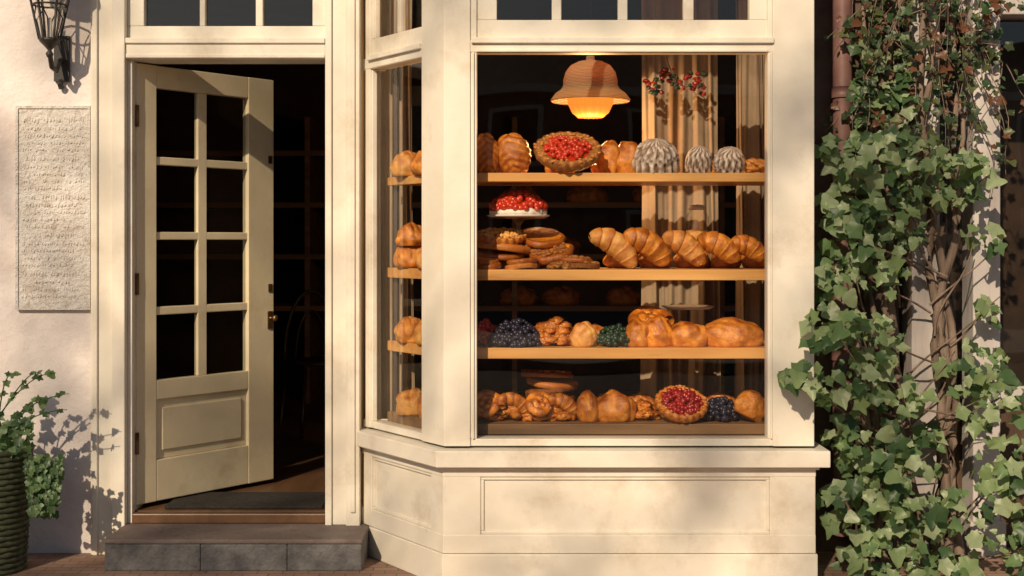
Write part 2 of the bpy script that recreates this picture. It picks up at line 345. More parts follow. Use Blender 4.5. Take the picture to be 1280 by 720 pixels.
b.box((C.x-.06,BY+.105,zS1),(C.x-.002,.02,TOP-.004),CREAM)
b.prism([(p.x,p.y) for p in off(-.02)],TOP+.0,TOP+.02,CREAM)
b.prism([(p.x,p.y) for p in off(.14)],TOP+.131,TOP+.17,mat('lead_roof',(.16,.16,.16),(.22,.22,.22),5,.5,.3))
b.obj('bay_window_frame',bld,.0035)
gl=MB(); gy=BY+.045
gl.add([(B.x+.1,gy,zW0-.01),(C.x-.1,gy,zW0-.01),(C.x-.1,gy,2.81),(B.x+.1,gy,2.81)],[(0,1,2,3)],GLASS)
p,q=A+ub*.03-nb*.035, A+ub*(SL-.1)-nb*.035
gl.add([(p.x,p.y,zW0-.01),(q.x,q.y,zW0-.01),(q.x,q.y,2.81),(p.x,p.y,2.81)],[(0,1,2,3)],GLASS)
gl.obj('bay_glass',bld)
rp=MB()
for a,c in ((1135,1170),(1211,1245)):
    rp.box((sx(a),-.06,0),(sx(c),.1,2.618),GREYW); rp.box((sx(a)-.02,-.08,0),(sx(c)+.02,.12,.16),GREYW)
rp.box((1.81,.12,0),(3.3,.16,.7),BROWNW); rp.box((sx(1245)+.005,.1,.7),(3.3,.14,.76),GREYW)
rp.box((2.75,-.02,.76),(2.8,.1,2.617),GREYW)
rp.box((1.805,.03,2.50),(3.3,.2,2.616),GREYW)
rp.obj('porch_posts',bld,.006)
gl=MB(); gl.add([(1.8,.14,.7),(3.3,.14,.7),(3.3,.14,2.5),(1.8,.14,2.5)],[(0,1,2,3)],GLASS); gl.obj('porch_glass',bld)
s=MB(); x0,x1=sx(130,-.35),sx(452,-.35); seg=[x0,x0+.42,x0+.8,x1]
for k in range(3): s.box((seg[k]+.0005,-.345,0),(seg[k+1]-.0005,-.001,.118),STONE)
s.box((x0-.003,-.349,.119),(x1+.003,.03,.139),STONET); s.box((sx(166),-.02,.14),(sx(408),.03,FZ-.004),FLOORW)
s.obj('door_step',bld,.006)
m_=MB(); m_.box((sx(208,.1),.06,FZ+.002),(sx(404,.1),.42,FZ+.016),MATD); m_.obj('door_mat',None,.004)

# ------------------------------------------------------------------ wall lantern
l=MB(); lx=sx(62,-.18); ly=-.18
l.M=Matrix.Translation((lx,ly,0)); zb_=sz(52,-.18)
l.revolve([(.0,zb_-.075),(.012,zb_-.07),(.018,zb_-.055),(.008,zb_-.04),(.02,zb_-.025),(.035,zb_-.01),(.045,zb_),(.05,zb_+.012),(0,zb_+.014)],IRON,12)
for k in range(6):
    a=k*math.pi/3+.2
    l.tube([(.045*math.cos(a),.045*math.sin(a),zb_+.01),(.105*math.cos(a),.105*math.sin(a),zb_+.30)],.006,IRON,6)
    a2=a+math.pi/6
    l.tube([(.042*math.cos(a2),.042*math.sin(a2),zb_+.01),(.07*math.cos(a2),.07*math.sin(a2),zb_+.1),(.06*math.cos(a),.06*math.sin(a),zb_+.16)],.0035,IRON,5)
l.revolve([(.07,zb_+.16),(.076,zb_+.16),(.076,zb_+.168),(.07,zb_+.168)],IRON,12)
l.revolve([(.125,zb_+.30),(.125,zb_+.315),(.07,zb_+.37),(.03,zb_+.40),(.025,zb_+.43),(0,zb_+.45)],IRON,12)
l.revolve([(.038,zb_+.015),(.095,zb_+.295)],GLASS,6,smooth=False)
l.revolve([(.012,zb_+.02),(.012,zb_+.1),(0,zb_+.11)],PLATE,10)
l.M=Matrix()
l.tube([(lx,ly,zb_-.05),(lx,ly+.03,zb_-.11),(lx,ly+.09,zb_-.12),(lx,-.05,zb_-.07),(lx,-.01,zb_-.06)],.012,IRON,8)
l.box((lx-.035,-.02,zb_-.16),(lx+.035,-.001,zb_+.05),IRON)
l.tube([(lx,-.02,zb_-.16),(lx,-.035,zb_-.175),(lx,-.02,zb_-.19)],.014,IRON)
l.tube([(lx,-.01,zb_+.42),(lx,-.1,zb_+.50),(lx,ly,zb_+.44)],.01,IRON,8)
l.obj('wall_lantern')

# ------------------------------------------------------------------ plaque
p=MB(); px0,px1,pz0,pz1=sx(22),sx(115),sz(387),sz(133)
p.box((px0,-.022,pz0),(px1,-.001,pz1),PLAQ)
t=.012
p.box((px0,-.028,pz1-t),(px1,-.02,pz1),PLAQ); p.box((px0,-.028,pz0),(px1,-.02,pz0+t),PLAQ)
p.box((px0,-.0285,pz0+t),(px0+t,-.02,pz1-t),PLAQ); p.box((px1-t,-.0285,pz0+t),(px1,-.02,pz1-t),PLAQ)
z=pz1-.05; k=0
while z>pz0+.04:
    hh=.020 if k%5 else .032; x=px0+.03+(R(0,.06) if k%3==0 else 0); xe=px1-.03-(R(0,.08) if k%2 else 0)
    while x<xe:
        ww=R(.004,.013)
        if R(0,1)<.8:
            p.blob((x+ww/2,-.022,z-hh/2+R(-.003,.003)),(ww*.55,.0035,hh*R(.25,.5)),PLAQ,6,5,.3,3,1,tfn=lambda d:0)
        x+=ww+.005
    z-=hh+.013; k+=1
p.obj('wall_plaque',None)

# ------------------------------------------------------------------ downpipe
p=MB(); pc=sx(1053,-.07); p.tube([(pc,-.07,.1),(pc,-.07,1.4),(pc,-.07,2.9),(pc,-.07,5.5)],.044,PIPE,16)
for zz in (.9,2.1,3.6,4.8): p.tube([(pc,-.07,zz),(pc,-.07,zz+.05)],.052,PIPE,16); p.box((pc-.015,-.05,zz+.01),(pc+.015,.03,zz+.04),PIPE)
p.obj('downpipe')

# ------------------------------------------------------------------ shelves
SY0,SY1=-.47,-.03
def leftx(y,ins=.075): return (A-nb*ins).x+ (y-(A-nb*ins).y)*ub.x/ub.y
SHZ=[sz(216,SY0),sz(337,SY0),sz(435,SY0),sz(530,SY0)]
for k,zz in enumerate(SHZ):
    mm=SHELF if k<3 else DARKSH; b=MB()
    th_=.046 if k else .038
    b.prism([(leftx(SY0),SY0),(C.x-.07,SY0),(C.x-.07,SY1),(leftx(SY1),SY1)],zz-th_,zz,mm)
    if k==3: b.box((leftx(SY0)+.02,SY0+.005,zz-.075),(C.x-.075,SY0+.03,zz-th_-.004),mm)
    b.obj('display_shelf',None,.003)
b=MB()
for xx in (leftx(-.05)+.01, C.x-.1): b.box((xx,SY1+.002,FZ),(xx+.03,SY1+.03,2.35),BLACKW)
b.obj('shelf_uprights')

# ------------------------------------------------------------------ bakery goods
def T(x,y,z,rx=0,ry=0,rz=0,s=1): return Matrix.Translation((x,y,z)) @ Matrix.Rotation(rz,4,'Z') @ Matrix.Rotation(ry,4,'Y') @ Matrix.Rotation(rx,4,'X') @ Matrix.Scale(s,4)
def put(mb,name,x,y,z,rx=0,ry=0,rz=0,s=1):
    o=mb.obj(name); o.matrix_world=T(x,y,z,rx,ry,rz,s); return o
def croissant_mb(Lw,r,bend=1.1,m=CRUST,segs=5):
    mb=MB(); n=64; pts=[];rad=[];ti=[]; Rr=Lw/2/math.sin(bend); s0=R(0,50)
    for i_ in range(n+1):
        t=-1+2*i_/n; a=t*bend; pts.append((Rr*math.sin(a), 0, Rr*(math.cos(a)-math.cos(bend))+r*.35))
        sw=((abs(t)*segs/2+.35)%1.0); k=(1-abs(t)**2.6*.62)
        rad.append(r*k*(1.04-.13*sw)); ti.append(max(0,min(1,.85-1.0*sw+.35*noise.noise(Vector((t*3,s0,0))))))
    rad[0]*=.5; rad[-1]*=.5; rad[1]*=.85; rad[-2]*=.85
    mb.tube(pts,rad,m,24,ti,sq=.9)
    for i_ in range(len(mb.v)):
        v=mb.v[i_]; q=noise.noise(v*22+Vector((s0,0,0)))*.009; mb.v[i_]=Vector((v.x+q,v.y+q,v.z+q*.6))
        mb.t[i_]=max(0,min(1,mb.t[i_]+.5*noise.noise(v*40+Vector((s0,3,1)))))
    return mb
def loaf_mb(rx,ry,rz,m=CRUST,slash=3,ang=.5):
    mb=MB(); ph=R(0,1); so_=Vector((R(0,50),R(0,50),0))
    def cut(d):
        s_=(d.x+d.y*ang+.06*noise.noise(d*4+so_))*slash+ph; f=abs((s_%1)-.5)*2
        return f if d.z>.1 and slash else 1
    mb.blob((0,0,rz*.6),(rx,ry,rz),m,48,24,.09,3,.6,
        fn=lambda d:1-.10*max(0,1-cut(d)*3.2)+.02*noise.noise(d*7+so_),
        tfn=lambda d:max(0,min(1,(.15+.55*d.z+.8*noise.noise(d*2.5+so_)) - 1.1*max(0,1-cut(d)*2.6)*(1 if d.z>.1 else 0))))
    return mb
def braid_mb(rx,ry,rz,m=CRUST,n=5):
    mb=MB()
    def f(d):
        s_=(d.z*n+abs(d.x)*1.4)%1; return 1+.10*math.sin(math.pi*s_)
    mb.blob((0,0,0),(rx,ry,rz),m,56,40,.03,3,1.3,fn=f,tfn=lambda d:max(0,min(1,f(d)*7-7+.1+.6*noise.noise(d*5))))
    return mb
def sph(mb,c,r,m,n=10):
    mb.blob(c,(r,r,r),m,n,max(5,n//2+1),.05,3,1.1,tfn=lambda d:0)
def berry_mb(mb,c,r,m):
    prof=[(0,-r*1.2),(r*.55,-r*.75),(r*.95,-r*.05),(r*.85,r*.5),(r*.4,r*.75),(0,r*.72)]
    M0=mb.M.copy(); mb.M=M0@T(*c,R(-1.2,1.2),R(-1.2,1.2),R(0,6)); mb.revolve(prof,m,9); mb.M=M0
def tart_mb(rad,h,filling,crust=NUTTY,fr=.72,kind='berry',n=40,br=.014):
    mb=MB(); pr=[(0,0),(rad*.82,0),(rad*.95,h*.45),(rad,h*.9),(rad*.96,h*1.12),(rad*.86,h*1.12),(rad*fr+.003,h*.8),(0,h*.78)]; s0=R(0,50)
    mb.revolve(pr,crust,96,fn=lambda a,j,r,z:1+((.04*math.sin(a*22)+.05*noise.noise(Vector((math.cos(a)*3,math.sin(a)*3,s0)))) if 2<=j<=5 else 0),tfn=lambda a,j,r,z:.5+.5*math.sin(a*22) if j in(3,4) else .2)
    mb.revolve([(rad*fr,h*.82),(0,h*.9)],filling,24)
    for k in range(n):
        rr=rad*fr*math.sqrt(R(0,1)); a=R(0,6.28); c=(rr*math.cos(a),rr*math.sin(a),h*.9+R(0,.008)+.012*(1-rr/rad))
        if kind=='berry': berry_mb(mb,c,br*R(.8,1.2),filling)
    for k in range(50):
        a=R(0,6.28); rr=rad*R(.76,.98); mb.blob((rr*math.cos(a),rr*math.sin(a),h*1.1),(.008,.006,.005),PALEB,7,5,.3,3,1)
    return mb
def bundt_mb(rad,h,n=11):
    mb=MB(); prof=[]
    for k in range(15):
        t=k/14; prof.append((rad*max(0,math.cos(t*math.pi/2))**.7*(.9+.1*math.sin(t*3)),h*(math.sin(t*math.pi/2)**1.1)))
    prof=[(rad*.75,-.0)]+[(p[0],p[1]+.004) for p in prof[:-1]]+[(rad*.08,h*1.04),(0,h*1.09)]
    s0=R(0,99)
    def rg(a,z): return abs(math.sin((a+z*4+.5*noise.noise(Vector((z*30,s0,0))))*n/2))
    mb.revolve(prof,SUGAR,n*14,fn=lambda a,j,r,z:1+.20*rg(a,z)-.12+.05*noise.noise(Vector((math.cos(a)*4,math.sin(a)*4+s0,z*40))),
        tfn=lambda a,j,r,z:max(0,min(1,(rg(a,z)**1.8)*(.6+1.3*noise.noise(Vector((math.cos(a)*7,math.sin(a)*7+s0,z*60)))+.2))))
    return mb
def disc_mb(rad,h,m,top=None):
    mb=MB(); s0=R(0,99)
    mb.revolve([(0,0),(rad*.93,0),(rad,h*.4),(rad*.96,h*.85),(rad*.85,h),(rad*.78,h*.8),(rad*.4,h*.86),(0,h*.9)],m,48,
        fn=lambda a,j,r,z:1+.12*noise.noise(Vector((math.cos(a)*2,math.sin(a)*2,s0)))+.03*noise.noise(Vector((math.cos(a)*9,math.sin(a)*9,s0))),tfn=lambda a,j,r,z:.8 if j in(2,3,4) else .1)
    if top:
        for k in range(44):
            rr=rad*.85*math.sqrt(R(0,1));a=R(0,6.28); mb.blob((rr*math.cos(a),rr*math.sin(a),h+.002),(R(.008,.018),R(.006,.014),.008),top,8,6,.2,3,1)
    return mb
def pile_mb(wx,dy,hz,m,r,n,berry=False):
    mb=MB()
    for k in range(n):
        u,v=R(-1,1),R(-1,1)
        if u*u+v*v>1: continue
        zc=hz*(1-(u*u+v*v))**.7*R(.3,1)
        if berry: sph(mb,(u*wx,v*dy,zc+r*.7),r*R(.75,1.2),m,9)
        else: mb.blob((u*wx*.85,v*dy*.8,zc*.8+r*.5),(r*R(.8,1.5),r*R(.8,1.4),r*R(.5,.9)),m,14,9,.3,4,.9)
    return mb
def swirl_mb(r,h,m=ORNG):
    mb=MB(); pts=[];rad=[];ti=[]
    for k in range(70):
        t=k/69; a=t*4.6*math.pi; rr=r*.80*(1-t)+.003; pts.append((rr*math.cos(a),rr*math.sin(a),h*.45+h*.3*t)); rad.append(h*.42*(1-.3*t)*(1+.12*math.sin(k*.9+R(-.4,.4)))); ti.append(.35+.45*math.sin(k*.9))
    mb.tube(pts,rad,m,12,ti)
    for k in range(22):
        a=R(0,6.28); q=r*R(.1,.8); mb.blob((q*math.cos(a),q*math.sin(a),h*.8),(.009,.006,.005),random.choice((NUTTY,PALEB)),7,5,.3,3,1)
    return mb
def item(px0,px1,shelf,y):
    x=(sx(px0,y)+sx(px1,y))/2; return x,(sx(px1,y)-sx(px0,y)),SHZ[shelf]
def hgt(p0,p1,y): return (p1-p0)*(CAM_D+y)/F
Y=-.37
# shelf 0
put(braid_mb(.056,.05,.088,n=3),'brioche_loaf',sx(608,Y),Y,SHZ[0]+.086,0,-.12,.2)
put(braid_mb(.078,.06,.088,n=3),'brioche_loaf',sx(641,Y),Y+.02,SHZ[0]+.086,0,-.2,-.2)
x,wd,z=item(667,751,0,Y); put(tart_mb(wd/2,.05,STRAW,NUTTY,.66,n=110,br=.012),'strawberry_tart',x,Y-.01,z+.068,math.radians(33),0,0)
for a,c in ((748,775),(768,800)):
    x,wd,z=item(a,c,0,Y+.12); put(loaf_mb(wd*.62,.06,.095,CRUST,0),'bread_roll',x,Y+.12,z)
x,wd,z=item(789,850,0,Y); put(bundt_mb(wd/2*.97,.135,15),'sugared_bundt_cake',x,Y,z+.016,.42)
x,wd,z=item(855,891,0,Y+.02); put(bundt_mb(wd/2*.97,.11,12),'sugared_bundt_cake',x,Y+.02,z+.012,.4)
x,wd,z=item(890,932,0,Y-.02); put(bundt_mb(wd/2*.97,.10,13),'sugared_bundt_cake',x,Y-.02,z+.016,.5)
x,wd,z=item(934,958,0,Y); put(pile_mb(.045,.05,.08,PALEB,.02,34),'biscuit_pile',x,Y,z)
for a in (640,700,760,830,880,925):
    put(loaf_mb(.07,.05,.05,CRUST,2),'bread_loaf',sx(a,-.15),-.14,SHZ[0])
# shelf 1
def stack(px,y,z,ds,tilt=.1):
    for r_,h_,m_s,tp in ds:
        put(disc_mb(r_,h_,m_s,tp),'flat_pastry',sx(px,y)+R(-.014,.014),y,z,tilt+R(-.04,.04),R(-.05,.05),R(0,6) if tilt<.12 else 0); z+=h_+.002
stack(622,-.16,SHZ[1],[(.11,.04,CRUST,None),(.11,.04,FLOUR,None)],.05)
stack(628,-.25,SHZ[1]+.05,[(.11,.026,CRUST,None),(.125,.034,PALEB,NUTTY)],.1)
put(tart_mb(.115,.035,PALEB,CRUST,.75,n=70,br=.010),'almond_tart',sx(626,-.26),-.26,SHZ[1]+.118,.22)
stack(680,-.16,SHZ[1],[(.11,.05,CRUST,None),(.11,.045,CRUST,None)],.05)
put(disc_mb(.105,.03,ORNG,None),'flat_pastry',sx(677,-.22),-.22,SHZ[1]+.125,.35,.05,0)
put(disc_mb(.10,.034,CRUST,NUTTY),'flat_pastry',sx(690,-.30),-.30,SHZ[1]+.055,.32,-.18,0)
stack(606,-.39,SHZ[1],[(.07,.026,CRUST,NUTTY),(.065,.02,CRUST,None)])
stack(650,-.40,SHZ[1],[(.07,.024,PALEB,None),(.07,.02,CRUST,None)])
stack(722,-.39,SHZ[1],[(.085,.024,NUTTY,NUTTY),(.075,.022,CRUST,NUTTY)])
put(pile_mb(.075,.05,.035,NUTTY,.014,50),'nut_brittle',sx(705,-.4),-.42,SHZ[1])
for px,py0,wpx,ry in ((761,286,68,.62),(803,283,66,.58),(849,288,60,.6),(893,288,56,.5),(932,294,46,.45)):
    wd=wpx*(CAM_D+Y)/F; hh=hgt(py0,334,Y)
    put(croissant_mb(wd*.98,hh*.36,.7,{761:PALEB,849:FLOUR}.get(px,CRUST)),'crescent_roll',sx(px,Y),Y,SHZ[1]+.058,-.35,ry,R(-.2,.15))
    put(loaf_mb(.08,.05,.06,CRUST,2),'bread_loaf',sx(px+15,-.15),-.16,SHZ[1],0,0,R(-.5,.5))
cy=-.29; cx=sx(648,cy); cz=sz(272,cy)-SHZ[1]; cs=MB()
cs.revolve([(0,0),(.06,0),(.055,.008),(.012,.02),(.010,cz-.03),(.03,cz-.008),(.125,cz-.004),(.132,cz+.004)],GLASS,32)
cs.revolve([(0,cz+.002),(.13,cz+.002),(.142,cz+.010),(.13,cz+.012),(0,cz+.010)],PLATE,32)
cs.revolve([(0,cz+.012),(.122,cz+.012),(.124,cz+.028),(.115,cz+.04),(0,cz+.05)],CREAMF,48,fn=lambda a,j,r,z:1+.05*math.sin(a*16))
for k in range(300):
    rr=.122*math.sqrt(R(0,1));a=R(0,6.28); berry_mb(cs,(rr*math.cos(a),rr*math.sin(a),cz+.030+(.02+.065*(1-(rr/.126)**2))*R(.3,1)),.016,STRAW)
put(cs,'strawberry_cake_on_stand',cx,cy,SHZ[1])
# shelf 2
x,wd,z=item(588,622,2,Y); put(pile_mb(.055,.06,.10,STRAW,.014,190,True),'raspberry_pile',x,Y+.06,z)
x,wd,z=item(612,676,2,Y); put(pile_mb(wd*.5,.09,.11,BLUEB,.0125,460,True),'blueberry_pile',x,Y,z)
x,wd,z=item(664,722,2,Y); put(pile_mb(wd*.55,.09,.12,ORNG,.026,90),'nut_pastry_pile',x,Y+.06,z)
x,wd,z=item(714,746,2,Y); put(loaf_mb(wd*.55,.06,.065,PALEB,1),'bread_roll',x,Y,z,0,0,.4)
x,wd,z=item(744,792,2,Y); put(pile_mb(wd*.5,.08,.085,GREENB,.012,300,True),'olive_pile',x,Y,z)
for a,c,h_,mm in ((783,812,.075,CRUST),(804,838,.08,ORNG),(836,880,.068,CRUST)):
    x,wd,z=item(a,c,2,Y); put(loaf_mb(wd*.62,.07,h_,mm,1),'bread_roll',x,Y,z,0,0,R(-.4,.4))
x,wd,z=item(784,838,2,Y+.1); put(swirl_mb(.10,.07),'glazed_swirl',x,Y+.10,z+.075,.5)
x,wd,z=item(878,953,2,Y); put(loaf_mb(wd*.52,.08,.078,CRUST,2,.8),'bread_loaf',x,Y,z,0,0,.1)
for a in (610,690,745,800,860,910): put(loaf_mb(.075,.05,.05,CRUST,2),'bread_loaf',sx(a,-.14),-.13,SHZ[2],0,0,R(-.3,.3))
# shelf 3
for a,c in ((590,628),(622,660),(655,690),(684,718)):
    x,wd,z=item(a,c,3,Y); put(pile_mb(wd*.55,.07,.10,ORNG,.026,40),'glazed_pastry_pile',x,Y+.04,z)
    if a in (590,655): put(swirl_mb(wd*.55,.05,ORNG),'glazed_swirl',x,Y-.02,z+.058,.9,R(-.2,.2),R(-.4,.4))
    else: put(croissant_mb(wd*1.15,.036,.8,CRUST),'crescent_roll',x,Y-.03,z+.05,-.4,.5,.2)
stack(686,-.16,SHZ[3],[(.09,.032,CRUST,None),(.10,.032,PALEB,None),(.11,.032,CRUST,None),(.12,.03,NUTTY,None),(.12,.032,PALEB,None),(.125,.024,CRUST,NUTTY)])
for a,c in ((722,748),(746,790)):
    x,wd,z=item(a,c,3,Y); put(loaf_mb(wd*.6,.07,.08,CRUST,1),'bread_roll',x,Y,z,0,0,R(-.4,.4))
x,wd,z=item(784,822,3,Y); put(pile_mb(wd*.55,.07,.08,ORNG,.026,34),'glazed_pastry_pile',x,Y+.05,z)
x,wd,z=item(817,882,3,Y); put(tart_mb(wd/2,.045,CHERRY,CRUST,.75,n=100,br=.012),'cherry_tart',x,Y-.02,z+.05,.55,0,.15)
x,wd,z=item(876,925,3,Y); put(pile_mb(wd*.5,.08,.095,BLUEB,.0125,320,True),'blueberry_pile',x,Y+.02,z)
x,wd,z=item(912,950,3,Y); put(loaf_mb(wd*.6,.06,.075,CRUST,1),'bread_roll',x,Y-.03,z+.02,0,.5,.3)
for a in (640,760,800,850,900): put(loaf_mb(.075,.05,.06,CRUST,2),'bread_loaf',sx(a,-.14),-.13,SHZ[3],0,0,R(-.3,.3))
for k,px in enumerate((506,510,510,512)):
    for yy,pp in ((-.13,px),(-.27,px+26)):
        put(loaf_mb(.075,.085,.072,(PALEB,CRUST,FLOUR)[(k+(yy<-.2))%3],2),'bread_loaf',sx(pp,yy)+.012,yy,SHZ[k],0,0,R(-.4,.4))
put(loaf_mb(.07,.08,.065,CRUST,2),'bread_loaf',sx(512,-.13)+.01,-.15,SHZ[1]+.10)
j=MB(); jx,jy=sx(872,-.1),-.08
j.revolve([(0,0),(.05,0),(.055,.01),(.055,.13),(.035,.16),(.035,.18),(0,.185)],GLASS,20); j.revolve([(.037,.165),(.04,.166),(.04,.185),(0,.19)],PLATE,20); j.revolve([(0,.005),(.05,.006),(.05,.07),(0,.075)],PALEB,20)
j.box((-.06,-.06,-.10),(.06,.06,-.001),DARKSH)
put(j,'glass_jar',jx,jy,SHZ[1]+.10)
c_=MB(); c_.revolve([(0,0),(.10,0),(.12,.012),(.118,.014),(.10,.004),(0,.004)],PLATE,32); c_.tube([(0,0,-.15),(0,0,0)],.006,IRON,8); put(c_,'cake_plate',sx(860,-.12),-.12,SHZ[2]+.15)

# ------------------------------------------------------------------ pendant lamp
p=MB(); y_=.12; x_=sx(738,y_); zb_=sz(124,y_); s_=(CAM_D+y_)/F
p.revolve([(49*s_,-3*s_),(50*s_,-1*s_),(44*s_,7*s_),(37*s_,12*s_),(34*s_,17*s_),(34*s_,24*s_),(31*s_,34*s_),(25*s_,42*s_),(15*s_,47*s_),(6*s_,48*s_),(5*s_,54*s_),(0,55*s_)],SHADE,48,fn=lambda a,j,r,z:1+.01*math.sin(a*24))
p.revolve([(27*s_,14*s_),(28*s_,2*s_),(27*s_,-6*s_),(22*s_,-17*s_),(15*s_,-23*s_)],AMBER,96,fn=lambda a,j,r,z:1+.06*math.sin(a*16))
p.blob((0,0,-6*s_),(9*s_,9*s_,12*s_),BULB,14,10,0,3,1.1,tfn=lambda d:0)
p.tube([(0,0,54*s_),(0,0,3.0-zb_)],.004,IRON,6)
put(p,'pendant_lamp',x_,y_,zb_)
ld=bpy.data.lights.new('pendant_light','POINT'); ld.energy=18; ld.color=(1,.55,.22); ld.shadow_soft_size=.05
lo=bpy.data.objects.new('pendant_light',ld); bpy.context.collection.objects.link(lo); lo.location=(x_,y_,zb_-.17)

# ------------------------------------------------------------------ curtains
def curtain(x0,x1,y,z0,z1,folds,amp,name):
    mb=MB(); n=folds*14; vs=[];fs=[]; rows=24
    for r_ in range(rows+1):
        t=r_/rows; zz=z0+(z1-z0)*t
        for k in range(n+1):
            u=k/n; a=amp*(1-.4*t); vs.append((x0+(x1-x0)*u+.012*math.sin(u*9+t*3), y+a*math.sin(u*folds*6.283+1.2*math.sin(t*4+u*5))*(.6+.4*math.sin(u*11))+a*.4*math.sin(u*folds*13+2),zz))
    for r_ in range(rows):
        for k in range(n):
            q=r_*(n+1)+k; fs.append((q,q+1,q+n+2,q+n+1))
    mb.add(vs,fs,CURT,True); return mb.obj(name)
curtain(sx(800,.3),sx(900,.3),.3,.6,2.95,4,.03,'curtain')
curtain(sx(918,.1),1.2,.1,.6,2.95,3,.025,'curtain')
curtain(-.66,-.46,.10,.6,2.95,4,.02,'curtain')
fl=MB()
for k in range(60):
    px_=R(808,880); fl.blob((sx(px_,.15),.15+R(-.05,.05),sz(82+abs(px_-845)*.3+R(0,28),.15)),(R(.008,.018),R(.008,.018),.010),CHERRY if R(0,1)<.55 else GREENB,8,6,.3,4,1)
fl.tube([(sx(810,.15),.15,2.5),(sx(845,.15),.15,2.2),(sx(880,.15),.15,2.12)],.004,BARK,5)
fl.obj('dried_flower_garland')
cb=MB()
for zz in (.9,1.3,1.7,2.1): cb.box((-3.2,4.2,zz),(3.2,4.8,zz+.04),DARKSH)
for xx in (-3.2,-1.6,0,1.6,3.16): cb.box((xx,4.19,FZ),(xx+.04,4.82,2.4),DARKSH)
cb.obj('back_cabinet')
for k in range(12): put(loaf_mb(R(.1,.16),.1,.09,CRUST,2),'bread_loaf',R(-.6,1.2),4.4,random.choice((.94,1.34,1.74)))
ch=MB()
for sx_,sy_ in ((-1,-1),(1,-1),(-1,1),(1,1)): ch.tube([(.17*sx_,.17*sy_,.45),(.21*sx_,.21*sy_,0)],.014,BLACKW,8)
ch.revolve([(0,.45),(.21,.45),(.215,.465),(.2,.48),(0,.475)],BLACKW,28)
ch.tube([(.19*math.cos(a),.17+.06*math.sin(a)*.3,.47+.45*math.sin(a)) for a in [k*math.pi/14 for k in range(15)]],.013,BLACKW,8)
ch.tube([(.11*math.cos(a),.18,.47+.32*math.sin(a)) for a in [k*math.pi/14 for k in range(15)]],.009,BLACKW,8)
put(ch,'cafe_chair',-1.25,2.6,FZ,0,0,.5)

# ------------------------------------------------------------------ foliage
def leaf_shape(lob=5,dp=.15,n=25):
    pts=[]
    for k in range(n):
        a=2*math.pi*k/n; rr=.80+dp*math.cos(a*lob)+.05*math.cos(a*2*lob+.5)+R(-.03,.03)
        rr*= 1.0+.14*math.cos(a)
        pts.append((rr*math.cos(a)+.4, rr*math.sin(a)))
    return pts
LSS=[leaf_shape(5,.16),leaf_shape(5,.11),leaf_shape(3,.14),leaf_shape(5,.2)]
LS=LSS[0]
OV=[(0,0),(.3,.22),(.65,.27),(1.0,.16),(1.3,0),(1.0,-.16),(.65,-.27),(.3,-.22)]
def add_leaf(mb,pos,dirv,nrm,size,m,shape=None,fold=.3,curl=.15):
    if shape is None or shape is LS: shape=random.choice(LSS)
    d=dirv.normalized(); n=(nrm-d*nrm.dot(d))
    if n.length<1e-3: n=Vector((0,0,1))
    n.normalize(); s_=d.cross(n); asp=R(.8,1.1); wv=R(0,6)
    vs=[pos+d*.4*size]
    for x_,y_ in shape:
        vs.append(pos+d*x_*size+s_*y_*asp*size+n*(fold*abs(y_)-curl*x_*x_+.07*math.sin(x_*5+y_*4+wv))*size)
    k=len(shape); mb.add(vs,[(0,i_+1,(i_+1)%k+1) for i_ in range(k)],m,True)
vine=empty('climbing_vine'); lf=MB(); st=MB()
cl=[(1095,210,52,44,-.35,66),(1055,192,26,26,-.45,22),(1165,200,46,24,-.3,34),(1218,220,26,30,-.2,22),(1058,275,36,34,-.4,38),(1118,275,34,32,-.3,32),(1150,245,32,18,-.3,16),(1230,300,20,22,-.2,11),
(1045,345,26,34,-.5,24),(1098,345,30,26,-.35,20),(1040,415,34,30,-.6,28),(1092,425,34,30,-.45,26),(1004,472,24,20,-.75,20),(1055,480,34,26,-.55,24),(1115,495,38,30,-.4,28),(1215,450,38,18,-.3,22),
(1060,545,26,30,-.5,18),(1100,570,44,34,-.5,36),(1235,495,38,34,-.45,36),(1168,560,24,26,-.35,12),(1062,620,36,30,-.55,28),(1120,640,42,32,-.55,36),(1255,590,30,46,-.5,38),(1095,695,50,30,-.6,40),(1190,640,38,30,-.5,22),(1185,705,38,24,-.5,18),(1265,675,32,36,-.5,18),(1240,385,16,16,-.2,7)]
for (cx_,cy_,rx_,ry_,yy,n_) in cl:
    for k in range(int(n_*1.45)):
        while True:
            u,v,w_=R(-1,1),R(-1,1),R(-1,1)
            if u*u+v*v+w_*w_<1: break
        yk=yy+w_*.18; pos=Vector((sx(cx_+u*rx_*1.2,yy), yk, sz(cy_+v*ry_*1.2,yy)))
        if pos.x<C.x+.02 and pos.y>BY-.02: pos.y=BY-R(.03,.12)
        dv=Vector((R(-.9,.9),R(-.6,.1),R(-1,.2))); nv=Vector((R(-.8,.5),-1+R(-.3,.5),R(.0,1.2)))
        m=random.choices(LEAVES,(4,3,2,3))[0]
        add_leaf(lf,pos,dv,nv,random.choice((R(.015,.026),R(.024,.04),R(.034,.054))),m,LS,R(.0,.45),R(.05,.35))
def wob(p0,p1,n=14,am=.03,sd=0):
    p0,p1=Vector(p0),Vector(p1); out=[]
    for k in range(n+1):
        t=k/n; q=p0.lerp(p1,t); q+=Vector((noise.noise(q*3+Vector((sd,0,0))),noise.noise(q*3+Vector((0,sd,7))),0))*am*2; out.append(q)
    return out
V=lambda px,py,y: Vector((sx(px,y),y,sz(py,y)))
